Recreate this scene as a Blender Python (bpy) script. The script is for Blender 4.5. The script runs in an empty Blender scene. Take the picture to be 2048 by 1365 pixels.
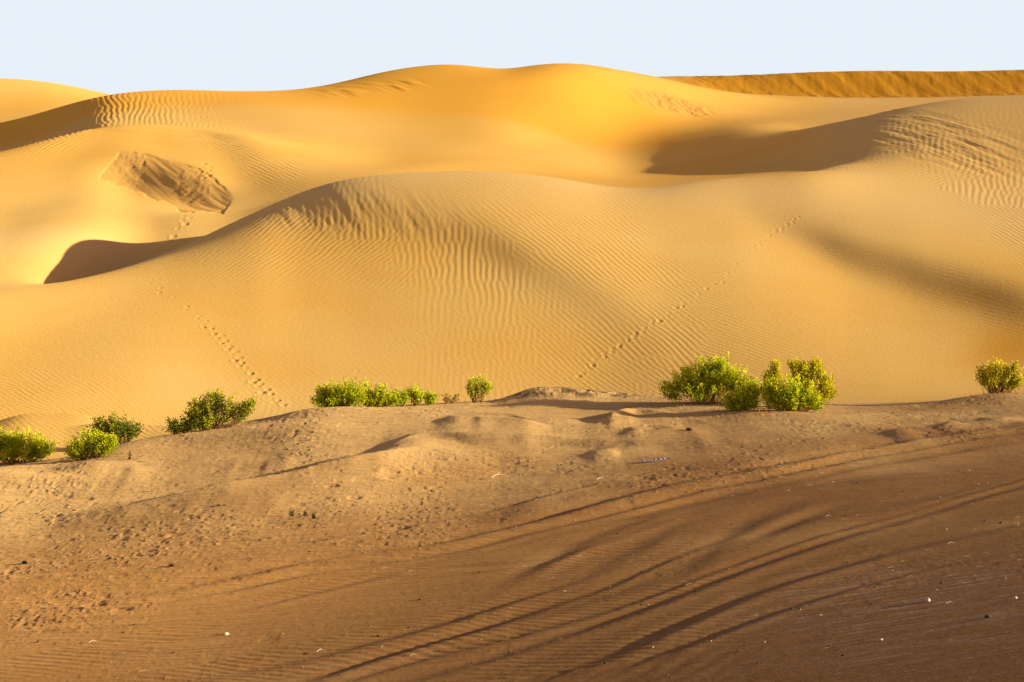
import bpy, math, random
import numpy as np
from mathutils import Vector
R = math.radians
rng = np.random.default_rng(7)
random.seed(7)
sc = bpy.context.scene

# ------------------------------------------------------------------ camera
HC = 11.6                       # eye height above the low ground
FPX = 5690.0                    # focal length in pixels of a 2048 wide frame
PITCH = math.atan((682.5 - 250.0) / FPX)
cam = bpy.data.cameras.new('camera')
cam.sensor_width = 36.0
cam.lens = 36.0 * FPX / 2048.0
cam.clip_start = 1.0
cam.clip_end = 20000.0
camo = bpy.data.objects.new('camera', cam)
camo.location = (0, 0, HC)
camo.rotation_euler = (math.pi / 2 - PITCH, 0, 0)
sc.collection.objects.link(camo)
sc.camera = camo

# ------------------------------------------------------------------ light
SUN_EL = R(13.0)
SUN_AZ = R(4.0)                # measured from +x towards the viewer (-y)
sdir = Vector((math.cos(SUN_EL) * math.cos(SUN_AZ), -math.cos(SUN_EL) * math.sin(SUN_AZ), math.sin(SUN_EL)))
sl = bpy.data.lights.new('sun', 'SUN')
sl.energy = 5.0
sl.angle = R(0.5)
sl.color = (1.0, 0.85, 0.62)
so = bpy.data.objects.new('sun', sl)
so.rotation_euler = sdir.to_track_quat('Z', 'Y').to_euler()
so.location = (60, -40, 60)
sc.collection.objects.link(so)

world = bpy.data.worlds.new('World')
sc.world = world
world.use_nodes = True
nt = world.node_tree
nt.nodes.clear()
out = nt.nodes.new('ShaderNodeOutputWorld')
bg = nt.nodes.new('ShaderNodeBackground')
sky = nt.nodes.new('ShaderNodeTexSky')
sky.sky_type = 'NISHITA'
sky.sun_disc = False
sky.sun_elevation = SUN_EL
sky.sun_rotation = math.pi / 2 + SUN_AZ
sky.air_density = 1.0
sky.dust_density = 1.0
SKY_STRENGTH = 0.055
# pale dusty air low over the horizon, the clear sky above it
tc = nt.nodes.new('ShaderNodeTexCoord')
sx = nt.nodes.new('ShaderNodeSeparateXYZ')
mr = nt.nodes.new('ShaderNodeMapRange')
mr.interpolation_type = 'SMOOTHSTEP'
mr.inputs['From Min'].default_value = 0.05
mr.inputs['From Max'].default_value = 0.17
mr.inputs['To Min'].default_value = 1.0
mr.inputs['To Max'].default_value = 0.0
mx = nt.nodes.new('ShaderNodeMix')
mx.data_type = 'RGBA'
PALE = (0.332, 0.362, 0.395)
mx.inputs['B'].default_value = tuple(c / SKY_STRENGTH for c in PALE) + (1,)
bg.inputs['Strength'].default_value = SKY_STRENGTH
nt.links.new(tc.outputs['Generated'], sx.inputs[0])
nt.links.new(sx.outputs['Z'], mr.inputs['Value'])
nt.links.new(mr.outputs['Result'], mx.inputs['Factor'])
tint = nt.nodes.new('ShaderNodeMix'); tint.data_type = 'RGBA'; tint.blend_type = 'MULTIPLY'
tint.inputs['Factor'].default_value = 1.0; tint.inputs['B'].default_value = (1.5, 0.87, 0.86, 1)   # dusty, slightly violet evening air
nt.links.new(sky.outputs[0], tint.inputs['A'])
nt.links.new(tint.outputs['Result'], mx.inputs['A'])
nt.links.new(mx.outputs['Result'], bg.inputs['Color'])
nt.links.new(bg.outputs[0], out.inputs['Surface'])

sc.view_settings.view_transform = 'Standard'
sc.view_settings.look = 'None'
sc.view_settings.gamma = 1.0
sc.view_settings.exposure = 1.28
sc.render.engine = 'CYCLES'
sc.cycles.max_bounces = 6
sc.cycles.diffuse_bounces = 3

# ------------------------------------------------------------------ numeric helpers
def tandep(v):
    return np.tan(PITCH + np.arctan((np.asarray(v, float) - 682.5) / FPX))
def zc_ratio(t):
    return math.cos(PITCH) + t * math.sin(PITCH)
def zv(y, v):                    # height of a point y metres out that is seen at row v
    return HC - y * tandep(v)
def s_of(u, t):                  # x / y of a point seen at column u
    return (u - 1024.0) / FPX * zc_ratio(t)
def pchip_slopes(x, y):
    h = np.diff(x, axis=-1); d = np.diff(y, axis=-1) / h
    m = np.zeros_like(y)
    w1 = 2 * h[..., 1:] + h[..., :-1]; w2 = h[..., 1:] + 2 * h[..., :-1]
    d0 = d[..., :-1]; d1 = d[..., 1:]
    ok = d0 * d1 > 0
    with np.errstate(divide='ignore', invalid='ignore'):
        hm = (w1 + w2) / (w1 / np.where(ok, d0, 1) + w2 / np.where(ok, d1, 1))
    m[..., 1:-1] = np.where(ok, hm, 0.0)
    m[..., 0] = d[..., 0]; m[..., -1] = d[..., -1]
    return m
def pchip(xk, yk, x):
    xk = np.asarray(xk, float); yk = np.asarray(yk, float)
    m = pchip_slopes(xk, yk)
    xq = np.clip(x, xk[0], xk[-1])
    i = np.clip(np.searchsorted(xk, xq) - 1, 0, len(xk) - 2)
    h = xk[i + 1] - xk[i]; t = (xq - xk[i]) / h
    return ((1 + 2 * t) * (1 - t) ** 2) * yk[i] + t * (1 - t) ** 2 * h * m[i] + t * t * (3 - 2 * t) * yk[i + 1] + t * t * (t - 1) * h * m[i + 1]
def cubic(xk, yk, x):            # Catmull-Rom, softer than pchip
    xk = np.asarray(xk, float); yk = np.asarray(yk, float)
    m = np.gradient(yk, xk)
    xq = np.clip(x, xk[0], xk[-1])
    i = np.clip(np.searchsorted(xk, xq) - 1, 0, len(xk) - 2)
    h = xk[i + 1] - xk[i]; t = (xq - xk[i]) / h
    return ((1 + 2 * t) * (1 - t) ** 2) * yk[i] + t * (1 - t) ** 2 * h * m[i] + t * t * (3 - 2 * t) * yk[i + 1] + t * t * (t - 1) * h * m[i + 1]
def sstep(a, b, x):
    t = np.clip((x - a) / (b - a), 0, 1)
    return t * t * (3 - 2 * t)
def gauss1(a, sig, axis):
    n = int(max(1, math.ceil(sig * 3)))
    k = np.exp(-0.5 * (np.arange(-n, n + 1) / sig) ** 2); k /= k.sum()
    pad = [(0, 0)] * a.ndim; pad[axis] = (n, n)
    b = np.pad(a, pad, mode='edge')
    o = np.zeros_like(a)
    L = a.shape[axis]
    for j, w in enumerate(k):
        o += w * np.take(b, np.arange(j, j + L), axis=axis)
    return o
TAB = rng.random((512, 512)).astype(np.float32) * 2 - 1
def vnoise(x, y, seed=0):        # smooth lattice noise, -1..1
    x = x + seed * 17.31; y = y + seed * 9.77
    xi = np.floor(x).astype(np.int32); yi = np.floor(y).astype(np.int32)
    fx = (x - xi).astype(np.float32); fy = (y - yi).astype(np.float32)
    fx = fx * fx * fx * (fx * (fx * 6 - 15) + 10); fy = fy * fy * fy * (fy * (fy * 6 - 15) + 10)
    a = TAB[xi & 511, yi & 511]; b = TAB[(xi + 1) & 511, yi & 511]
    c = TAB[xi & 511, (yi + 1) & 511]; d = TAB[(xi + 1) & 511, (yi + 1) & 511]
    return (a * (1 - fx) + b * fx) * (1 - fy) + (c * (1 - fx) + d * fx) * fy
def fbm(x, y, oct=4, seed=0):
    o = 0; a = 1.0; t = 0
    for k in range(oct):
        o = o + a * vnoise(x, y, seed + k * 3 + 1); t += a
        x = x * 2.03 + y * 0.21; y = y * 1.97 - x * 0.07; a *= 0.5
    return o / t

# ------------------------------------------------------------------ dune field, as crest and hollow lines
# every line: (column, distance, row seen) or (column, distance, height, 'z')
def line(*k): return k
TILT = 0.075
FG = lambda x: 0.60 + TILT * x
def fgline(y, k=0.0):
    return [(u, y, float(FG((u - 1024) / FPX * y)) + k * (max(u - 700, 0) - 350) / FPX * y, 'z') for u in (-1500, -700, 0, 500, 1024, 1500, 2048, 2800, 3600)]
LINES = [
 fgline(6.0, .11), fgline(40.0, .11), fgline(56.0, .085), fgline(68.0, .035), fgline(80.0), fgline(88.0, -.01),
 # far edge of the scrub flat
 [(-1500,86,1000),(-700,90,985),(-200,94,955),(0,96,937),(130,98,922),(250,100,888),(340,102,872),(500,104,844),(620,105,820),(750,106,810),(870,107,803),(1000,108,798),(1250,109,800),(1500,108,806),(1650,108,806),(1750,108,806),(1880,109,798),(2048,110,782),(2300,110,765),(2800,110,745),(3600,110,720)],
 # hollow behind it
 [(-1500,96,-2.6,'z'),(-700,98,-2.0,'z'),(-200,100,-1.2,'z'),(0,102,-0.75,'z'),(250,106,-0.45,'z'),(500,110,0.0,'z'),(750,112,0.3,'z'),(1000,113,0.35,'z'),(1250,114,0.35,'z'),(1500,113,0.4,'z'),(1750,113,0.6,'z'),(2048,115,0.75,'z'),(2800,116,1.0,'z'),(3600,116,1.0,'z')],
 # lower slope of the big front dune
 [(-1500,106,-1.0,'z'),(-700,105,-0.8,'z'),(0,111.5,0.45,'z'),(250,115.5,1.3,'z'),(500,120,2.0,'z'),(750,122.5,2.65,'z'),(1000,124,3.0,'z'),(1250,125,3.0,'z'),(1500,125,2.9,'z'),(1750,126,2.9,'z'),(2048,128,3.1,'z'),(2800,130,3.6,'z'),(3600,130,3.6,'z')],
 # upper slope of the front dune
 [(-1500,112,0.5,'z'),(-700,114,1.0,'z'),(0,121.5,2.3,'z'),(250,127,3.5,'z'),(500,134.5,5.1,'z'),(750,137,6.2,'z'),(1000,138,6.5,'z'),(1250,139,6.3,'z'),(1500,141,6.2,'z'),(1750,143,6.0,'z'),(2048,146,5.9,'z'),(2800,148,6.6,'z'),(3600,148,6.6,'z')],
 # crest of the front dune
 [(-1500,116,680),(-700,119,650),(-200,125,605),(0,129.5,584),(125,132.5,563),(250,137,532),(350,141.5,496),(430,144.5,460),(500,146.5,427),(570,147.8,401),(650,148.5,377),(750,149,361),(860,149.5,353),(1000,150,350),(1120,150.5,359),(1200,151,372),(1280,151,377),(1360,153,364),(1450,155,354),(1550,157,350),(1650,159,345),(1750,161,347),(2048,164,355),(2800,166,340),(3600,166,340)],
 # hollow behind the front dune
 [(-1500,130,0.0,'z'),(-700,130,1.0,'z'),(0,136,572),(60,138,562),(100,139,3.6,'z'),(165,143,3.35,'z'),(250,147,3.2,'z'),(350,150,4.0,'z'),(430,153,4.8,'z'),(500,155,5.5,'z'),(750,158,7.0,'z'),(1000,158,7.3,'z'),(1280,160,6.9,'z'),(1500,163,7.3,'z'),(1650,166,9.1,'z'),(1750,168,9.35,'z'),(2048,169,9.4,'z'),(2800,170,10.0,'z'),(3600,170,10.0,'z')],
 # floor of the middle hollow
 [(-1500,146,5.2,'z'),(-700,146,5.3,'z'),(-200,146,494),(0,146.5,484),(100,147.5,475),(150,149,474),(195,151,474),(250,156,457),(370,159,431),(460,159.5,427),(560,160,409),(750,163,7.65,'z'),(1000,167,8.0,'z'),(1125,168,8.1,'z'),(1250,170,370),(1400,171,361),(1500,171,355),(1600,172,348),(1680,173,330),(1750,176,304),(1850,178,283),(2048,180,268),(2800,182,250),(3600,182,250)],
 # foot of the slip face
 [(-1500,163,6.4,'z'),(-700,163,6.4,'z'),(-200,163,434),(0,163,428),(125,166,402),(205,169,382),(250,172,378),(300,169,394),(370,166,414),(460,163.5,419),(550,164,407),(650,164.5,391),(750,165.5,8.0,'z'),(1000,175,350),(1125,179,352),(1250,182,360),(1400,182,354),(1500,182,346),(1600,183,328),(1680,184,296),(1750,186,264),(1850,187,248),(2048,188,236),(2800,190,222),(3600,190,222)],
 # brink of the slip face / dune on the right
 [(-700,176,7.2,'z'),(0,172,356),(80,174,340),(150,176,324),(205,177,313),(250,178,305),(330,176,320),(400,172,346),(460,168.5,381),(560,169,368),(650,170,355),(750,172,343),(1000,184,325),(1125,190,334),(1250,195,348),(1400,194,337),(1500,194,319),(1600,194,292),(1680,196,258),(1740,198,238),(1800,199,222),(1900,200,207),(2048,202,196),(2300,203,186),(2800,203,180),(3600,203,180)],
 # crest of the second dune on the left
 [(-1500,185,350),(-700,185,330),(0,181,303),(60,183,287),(100,185,275),(180,190,257),(250,193,249),(330,195,250),(400,195,257),(500,187,272),(600,183,300),(750,181,324),(875,186,314),(1000,195,306),(1125,201,314),(1250,207,328),(1400,205,309),(1500,205,282),(1600,205,261),(1650,206,249),(1700,206,240),(1800,207,217),(1900,208,200),(2048,209,192),(2300,210,182),(2800,210,176),(3600,210,176)],
 # behind it
 [(-1500,198,8.0,'z'),(-700,198,8.0,'z'),(0,200,7.9,'z'),(90,201,8.9,'z'),(150,202,10.0,'z'),(190,203,11.1,'z'),(250,203,11.2,'z'),(400,203,11.3,'z'),(500,202,266),(600,201,272),(750,201,283),(875,203,279),(1000,207,273),(1125,213,288),(1250,217,298),(1400,216,276),(1500,215,260),(1600,216,11.2,'z'),(1750,218,11.4,'z'),(2048,221,12.0,'z'),(2800,222,12.5,'z'),(3600,222,12.5,'z')],
 # foot of the golden face
 [(-700,210,7.0,'z'),(0,213,306),(90,214,276),(150,214,250),(190,215,233),(250,215,226),(400,216,216),(500,217,208),(600,219,203),(700,220,203),(800,222,198),(1000,225,190),(1125,229,190),(1250,235,222),(1375,240,238),(1500,243,238),(1750,252,226),(2048,256,220),(2800,256,215),(3600,256,215)],
 # top of the golden face
 [(-700,222,9.5,'z'),(0,221,284),(90,221,248),(150,221,224),(200,222,204),(250,222,197),(330,223,191),(500,224,188),(600,225,186),(700,226,176),(800,228,161),(900,229.5,153),(1000,230,155),(1125,233,152),(1250,240,184),(1375,247,206),(1500,256,216),(1750,272,212),(2048,276,208),(2800,276,203),(3600,276,203)],
 # skyline crest
 [(-1500,232,290),(-700,232,290),(-200,232,270),(0,228,246),(60,228,232),(125,228,212),(215,229,190),(330,230,180),(500,232,183),(600,233,179),(680,234,165),(760,235.5,145),(830,237,133),(900,238,128),(960,239,134),(1010,240,140),(1060,242,131),(1130,243,126),(1200,246,130),(1260,251,142),(1330,255,156),(1400,263,172),(1480,275,186),(1600,290,194),(1750,300,198),(2048,304,197),(2800,304,195),(3600,304,195)],
 # far hollow
 [(-1500,262,9.0,'z'),(-700,262,9.5,'z'),(0,256,10.5,'z'),(215,256,12.2,'z'),(500,262,12.5,'z'),(1000,272,13.0,'z'),(1260,280,13.4,'z'),(1400,300,14.0,'z'),(1500,312,190),(1600,316,194),(1750,318,197),(2048,318,194),(2800,318,192),(3600,318,192)],
 # left: far dune crest; right: foot of the far slip face
 [(-1500,300,165),(-700,300,158),(-200,300,152),(0,300,157),(60,300,160),(130,300,170),(215,300,188),(300,300,205),(500,300,13.0,'z'),(1000,310,13.2,'z'),(1260,322,160),(1330,326,166),(1500,329,189),(1600,330,193),(1700,330,196),(1850,330,194),(2048,330,190),(2800,330,186),(3600,330,186)],
 # top of the far slip face
 [(-1500,330,12.0,'z'),(-700,330,12.0,'z'),(300,330,12.0,'z'),(1000,334,13.2,'z'),(1260,336,157),(1330,336,153),(1500,337,150),(1600,337,145),(1750,338,141),(1900,338,142.5),(2048,338,139),(2800,338,132),(3600,338,132)],
 [(-1500,380,9.0,'z'),(1000,380,9.5,'z'),(1330,362,14.0,'z'),(1500,362,15.0,'z'),(2048,362,16.0,'z'),(3600,362,16.0,'z')],
 [(-1500,430,8.0,'z'),(3600,430,9.0,'z')],
 [(-1500,9000,8.0,'z'),(3600,9000,8.0,'z')],
]
SC_ = np.linspace(-0.46, 0.46, 921)          # x / y of the coarse columns
YK = []; ZK = []
for L in LINES:
    ss = []; yy = []; zz = []
    for k in L:
        if len(k) == 4: u, y, z, _ = k
        else:
            u, y, v = k; z = float(zv(y, v))
        t = (HC - z) / y
        ss.append(s_of(u, t if y > 50 else 0.12)); yy.append(y); zz.append(z)
    YK.append(cubic(ss, yy, SC_)); ZK.append(cubic(ss, zz, SC_))
YK = np.array(YK).T; ZK = np.array(ZK).T     # columns x lines
for j in range(1, YK.shape[1]): YK[:, j] = np.maximum(YK[:, j], YK[:, j - 1] + 1.0)
DY = 0.25
YC = np.arange(20.0, 440.0, DY)
MK = pchip_slopes(YK, ZK)
ZC = np.zeros((len(SC_), len(YC)))
for i in range(len(SC_)):
    xk = YK[i]; yk = ZK[i]; m = MK[i]
    j = np.clip(np.searchsorted(xk, YC) - 1, 0, len(xk) - 2)
    h = xk[j + 1] - xk[j]; t = np.clip((YC - xk[j]) / h, 0, 1)
    ZC[i] = ((1 + 2 * t) * (1 - t) ** 2) * yk[j] + t * (1 - t) ** 2 * h * m[j] + t * t * (3 - 2 * t) * yk[j + 1] + t * t * (t - 1) * h * m[j + 1]
# soften: crests stay a little crisper far away, where the rows lie closer together
A1 = gauss1(gauss1(ZC, 1.0 / DY, 1), 5.0, 0)
A2 = gauss1(gauss1(ZC, 2.6 / DY, 1), 12.0, 0)
wf = sstep(104, 116, YC)[None, :] * (1 - sstep(126, 140, YC)[None, :])
ZC = A1 * (1 - wf) + A2 * wf

def bilin(Z, s, y):
    a = np.clip((s - SC_[0]) / (SC_[1] - SC_[0]), 0, len(SC_) - 1.001)
    b = np.clip((y - YC[0]) / DY, 0, len(YC) - 1.001)
    i = a.astype(int); j = b.astype(int); fa = a - i; fb = b - j
    return (Z[i, j] * (1 - fa) + Z[i + 1, j] * fa) * (1 - fb) + (Z[i, j + 1] * (1 - fa) + Z[i + 1, j + 1] * fa) * fb
def find(u, v, y0, y1):          # distance at which the dune surface is seen at (u, v)
    ys = np.arange(y0, y1, 0.1)
    s = s_of(u, float(tandep(v)))
    z = bilin(ZC, np.full_like(ys, s), ys)
    d = (HC - z) / ys - tandep(v)
    k = np.where(d <= 0)[0]
    return ys[k[0]] if len(k) else ys[np.argmin(np.abs(d))]
def fgp(u, v):                   # point of the scrub flat seen at (u, v)
    t = float(tandep(v)); s = s_of(u, t)
    y = (HC - 0.60) / (t + (TILT + 0.02) * s)
    return s * y, y

# ------------------------------------------------------------------ fine grid
PX = 1.0 / 2845.0
def cols():
    inn = np.arange(-0.196, 0.1961, PX * 0.95)
    o = [0.1961]; d = PX
    while o[-1] < 1.6:
        d = min(d * 1.045, 0.05); o.append(o[-1] + d)
    o = np.array(o[1:])
    return np.concatenate([-o[::-1], inn, o])
def rows():
    r = [8.0]
    while r[-1] < 9000:
        y = r[-1]
        if y < 50: d = 0.8
        elif y < 56: d = 0.3
        elif y < 84: d = 0.085
        elif y < 112: d = 0.075
        elif y < 154: d = 0.085
        elif y < 214: d = 0.14
        elif y < 246: d = 0.16
        elif y < 322: d = 0.55
        elif y < 342: d = 0.2
        else: d = d * 1.08
        r.append(y + d)
    return np.array(r)
S = cols(); Y = rows()
NS, NY = len(S), len(Y)
print('grid', NS, NY, NS * NY)
SS = np.repeat(S[:, None], NY, 1).astype(np.float32)
YY = np.repeat(Y[None, :], NS, 0).astype(np.float32)
XX = SS * YY
# bicubic (Catmull-Rom) resampling of the coarse dunes, separable
def resample(Z):
    def wts(a, n):
        i = np.clip(np.floor(a).astype(int), 1, n - 3); t = np.clip(a - i, 0, 1)
        return i, np.stack([((-t + 2) * t - 1) * t / 2, ((3 * t - 5) * t * t + 2) / 2, ((-3 * t + 4) * t + 1) * t / 2, (t - 1) * t * t / 2])
    i, w = wts((np.clip(S, SC_[0], SC_[-1]) - SC_[0]) / (SC_[1] - SC_[0]), len(SC_))
    T = sum(w[k][:, None] * Z[i - 1 + k] for k in range(4))
    j, w = wts((np.clip(Y, YC[0], YC[-1]) - YC[0]) / DY, len(YC))
    return sum(w[k][None, :] * T[:, j - 1 + k] for k in range(4))
Z = resample(ZC).astype(np.float32)
nearmask = 1 - sstep(420, 700, YY)
Z = Z * nearmask + (1 - nearmask) * (6.0 + 1.0 * fbm(XX / 180.0, YY / 180.0, 3, 4) * sstep(500, 1500, YY))
# far off to the sides: low swells
Z += 1.2 * fbm(XX / 40.0, YY / 40.0, 3, 9) * sstep(0.22, 0.5, np.abs(SS)) * sstep(60, 120, YY)

VV = None
def brink(kn, y0, y1, A, w, mode='step'):
    """a soft step along a line given by picture knots (u, v, amplitude 0..1)"""
    ss = []; yy = []; aa = []
    for u, v, a in kn:
        y = find(u, v, y0, y1); ss.append(s_of(u, float(tandep(v)))); yy.append(y); aa.append(a)
    Yl = cubic(ss, yy, S); Al = np.interp(S, ss, aa, left=0, right=0)
    Al = gauss1(Al, 12, 0)
    d = YY - Yl[:, None].astype(np.float32)
    if mode == 'step': return (A * Al[:, None] * (np.tanh(d / w) * np.exp(-np.maximum(np.abs(d) - w, 0) ** 2 / (2 * (5 * w) ** 2)))).astype(np.float32), d, Al
    return (A * Al[:, None] * np.exp(-(d / w) ** 2)).astype(np.float32), d, Al

# rounded shoulder that runs down the nose of the front dune
b1, d1, a1 = brink([(520,445,0),(600,418,.6),(700,425,.95),(800,440,1),(880,455,1),(960,480,.9),(1060,530,.75),(1180,590,.5),(1320,660,0)], 116, 148, 0.34, 2.8)
Z += b1
# dark crease on the right
b2, d2, a2 = brink([(1480,425,0),(1580,460,.35),(1700,510,.8),(1820,548,1),(1950,585,1),(2048,612,.9),(2300,660,.5),(2500,680,0)], 114, 160, 0.55, 2.3)
Z += b2
# slumped slip face on the left dune
b3, d3, a3 = brink([(150,345,0),(205,335,.9),(300,350,1),(400,385,1),(455,400,.8),(500,415,0)], 150, 190, 0.0, 2.0)
Z += b3

# ------------------------------------------------------------------ wind ripples
def row_of(yy, zz):
    t = (HC - zz) / yy
    return 682.5 + FPX * np.tan(np.arctan(t) - PITCH)
V = row_of(YY, Z)                 # only used to lay masks over the dunes
U = 1024 + FPX * SS / zc_ratio((HC - Z) / YY)

def ripple_field(ya, yb, lam, theta_fn, seed, K=8, iters=2, span=0.20):
    """ripples laid out on a (bearing, log distance) sheet: oriented band-pass filtered noise,
       re-filtered so that crests join up and fork as wind ripples do. lam in radians."""
    smp = lam / 6.0
    ns = int(2 * span / smp); ny = int((math.log(yb) - math.log(ya)) / smp)
    s = np.linspace(-span, span, ns); ly = np.linspace(math.log(ya), math.log(yb), ny)
    g = np.random.default_rng(seed)
    f = g.standard_normal((ns, ny)).astype(np.float32)
    kx = np.fft.fftfreq(ns, 2 * span / ns)[:, None]; ky = np.fft.rfftfreq(ny, (math.log(yb) - math.log(ya)) / ny)[None, :]
    kr = np.hypot(kx, ky) * lam; ka = np.arctan2(ky, kx)
    th = theta_fn(s[:, None], np.exp(ly)[None, :])       # direction across the ripples, radians 0..pi
    for it in range(iters):
        F = np.fft.rfft2(f); o = np.zeros_like(f)
        for k in range(K):
            a = math.pi * k / K
            da = np.abs((ka - a + math.pi / 2) % math.pi - math.pi / 2)
            G = np.exp(-((kr - 1) / 0.22) ** 2) * np.exp(-(da / 0.16) ** 2)
            h = np.fft.irfft2(F * G, s=f.shape)
            dt = np.abs((th - a + math.pi / 2) % math.pi - math.pi / 2)
            w = np.clip(1 - dt / (math.pi / K), 0, 1)
            o += (w * h).astype(np.float32)
        o /= o.std() + 1e-9
        f = np.tanh(o * 1.3)
    # asymmetric profile
    return s, ly, f
def sample_ripple(rf):
    s, ly, f = rf
    a = (S - s[0]) / (s[1] - s[0]); b = (np.log(Y) - ly[0]) / (ly[1] - ly[0])
    okc = (a >= 1) & (a < len(s) - 3); okr = (b >= 1) & (b < len(ly) - 3)
    i = np.clip(a.astype(int), 1, len(s) - 3); j = np.clip(b.astype(int), 1, len(ly) - 3)
    fa = (a - i)[:, None]; fb = (b - j)[None, :]
    r = (f[i][:, j] * (1 - fa) + f[i + 1][:, j] * fa) * (1 - fb) + (f[i][:, j + 1] * (1 - fa) + f[i + 1][:, j + 1] * fa) * fb
    return (r * okc[:, None] * okr[None, :]).astype(np.float32)

# direction of the ripple crests as the eye sees them on each dune, turned into plan directions
RD_F = [(100,600,12),(300,540,15),(450,500,22),(600,470,30),(700,510,35),(800,505,50),(650,430,60),(750,430,72),(880,500,72),(945,500,88),
 (1000,560,-76),(850,380,-15),(950,380,-20),(1050,400,-25),(1000,445,-35),(1100,480,-28),(1100,620,-55),(1000,650,-65),(900,720,-68),(1200,680,-48),
 (1300,720,-40),(1250,560,-30),(1350,600,-25),(1500,600,-12),(1500,700,-15),(1700,700,-12),(1900,740,-8),(1450,450,-8),(1700,450,-8),(1900,500,-10),
 (2000,450,-20),(1900,420,-25),(2010,380,-42),(1720,290,50),(1800,280,65),(1850,285,80),(1900,280,-85),(1950,270,-75),(2020,280,-60),(1700,325,30),
 (1800,335,25),(1900,340,50),(1980,350,-78),(1950,218,-25),(2030,235,-30),(100,780,-25),(250,780,-30),(50,850,-30),(600,800,-60),(200,650,3),(700,620,10)]
RD_M = [(560,330,-18),(450,290,-15),(300,265,-8),(350,290,-15),(650,350,-12),(100,290,20),(30,330,15),(200,450,-5),(100,480,8),(250,540,5),
 (700,300,0),(1000,250,-3),(1400,290,5),(1350,280,3)]
RD_B = [(250,210,70),(200,225,60),(300,215,75),(380,200,-80),(300,240,40),(400,232,-50),(450,220,-40),(550,230,-20),(100,180,5),(800,230,0),(1300,230,5)]
gZs = np.gradient(ZC, SC_, axis=0); gZy = np.gradient(ZC, YC, axis=1)
cS = SC_[:, None]; cY = YC[None, :]
gx_ = gZs / cY; gy_ = gZy - gZs * cS / cY
dep_ = (HC - ZC) / cY
cV = 682.5 + FPX * np.tan(np.arctan(dep_) - PITCH); cU = 1024 + FPX * cS / zc_ratio(dep_)
def plan_dir(RD):
    num = np.zeros(ZC.shape, complex); den = np.zeros(ZC.shape)
    for (u, v, a) in RD:
        w = 1.0 / (((cU - u) ** 2 + (1.6 * (cV - v)) ** 2) / 40.0 ** 2 + 0.15) ** 1.8
        num += w * np.exp(2j * math.radians(a)); den += w
    al = np.angle(num) / 2
    ca, sa = np.cos(al), np.sin(al)
    ph = np.arctan2(sa - gx_ * ca, np.maximum(gy_ + dep_, 0.05) * ca + cS * sa)
    return np.exp(2j * (ph + math.pi / 2))
def theta_of(RD, RD2=None, ysw=0):
    P = plan_dir(RD)
    if RD2 is not None:
        k = sstep(ysw - 3, ysw + 3, YC)[None, :]; P = P * (1 - k) + plan_dir(RD2) * k
    P = gauss1(gauss1(P, 3.0, 0), 4.0, 1)
    def f(s, y):
        s = np.broadcast_to(s, (s.shape[0], y.shape[1])); y = np.broadcast_to(y, s.shape)
        return (np.angle(bilin(P, s, y)) / 2) % math.pi
    return f
theta_front = theta_of(RD_F)
LAMF = 0.0023
rf = ripple_field(97, 214, LAMF, theta_front, 3)
RIP = sample_ripple(rf)
def blob(u0, v0, ru, rv, rot=0.0, p=2.0):
    c, s_ = math.cos(R(rot)), math.sin(R(rot))
    a = (U - u0) * c + (V - v0) * s_; b = -(U - u0) * s_ + (V - v0) * c
    return np.exp(-(np.abs(a / ru) ** p + np.abs(b / rv) ** p))
YR = np.interp(S, SC_, YK[:, 6])[:, None].astype(np.float32)      # far edge of the flat, by bearing
onF = sstep(YR + 2.0, YR + 6.0, YY) * (1 - sstep(150, 158, YY) * (1 - sstep(1600, 1700, U)))
amp = np.zeros_like(Z)
yscale = YY / 130.0
amp += onF * (0.35 - 0.2 * sstep(186, 200, YY))
amp += onF * 1.1 * blob(1120, 640, 330, 190, 25, 3)
amp += onF * 0.45 * blob(800, 510, 380, 75, 0, 3)
amp += onF * 1.0 * blob(450, 530, 330, 75, -20, 3)
amp += onF * 0.5 * blob(1400, 640, 300, 160, 10, 3)
amp += onF * 0.5 * blob(1100, 420, 260, 60, 15, 3)
amp += onF * 1.2 * blob(1800, 700, 400, 90, 0, 3)
amp += onF * 0.9 * blob(120, 810, 260, 75, 12, 3)
amp += onF * 0.5 * blob(640, 800, 160, 30, 0, 3)
amp += onF * 0.6 * blob(1850, 480, 300, 60, 8, 3)
amp += 0.75 * blob(1830, 320, 210, 70, 12, 3) * sstep(155, 165, YY)
amp += 1.2 * blob(1990, 400, 200, 60, 30, 3)
amp *= (1 - 0.75 * blob(620, 620, 380, 90, 5, 3))
amp *= (1 - 0.8 * np.exp(-(np.clip(d1 + 0.5, -9, 9) / 2.2) ** 2) * (a1[:, None] ** 0.5) * sstep(900, 1000, U))
amp *= (1 - 0.85 * blob(1700, 455, 160, 45, 28, 3))
amp *= (1 - 0.55 * blob(800, 405, 210, 50, 8, 3) * onF)
amp *= 0.75 + 0.35 * fbm(XX / 7.0, YY / 7.0, 3, 21)
Z += (0.0052 * amp * yscale * RIP).astype(np.float32)

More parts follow.
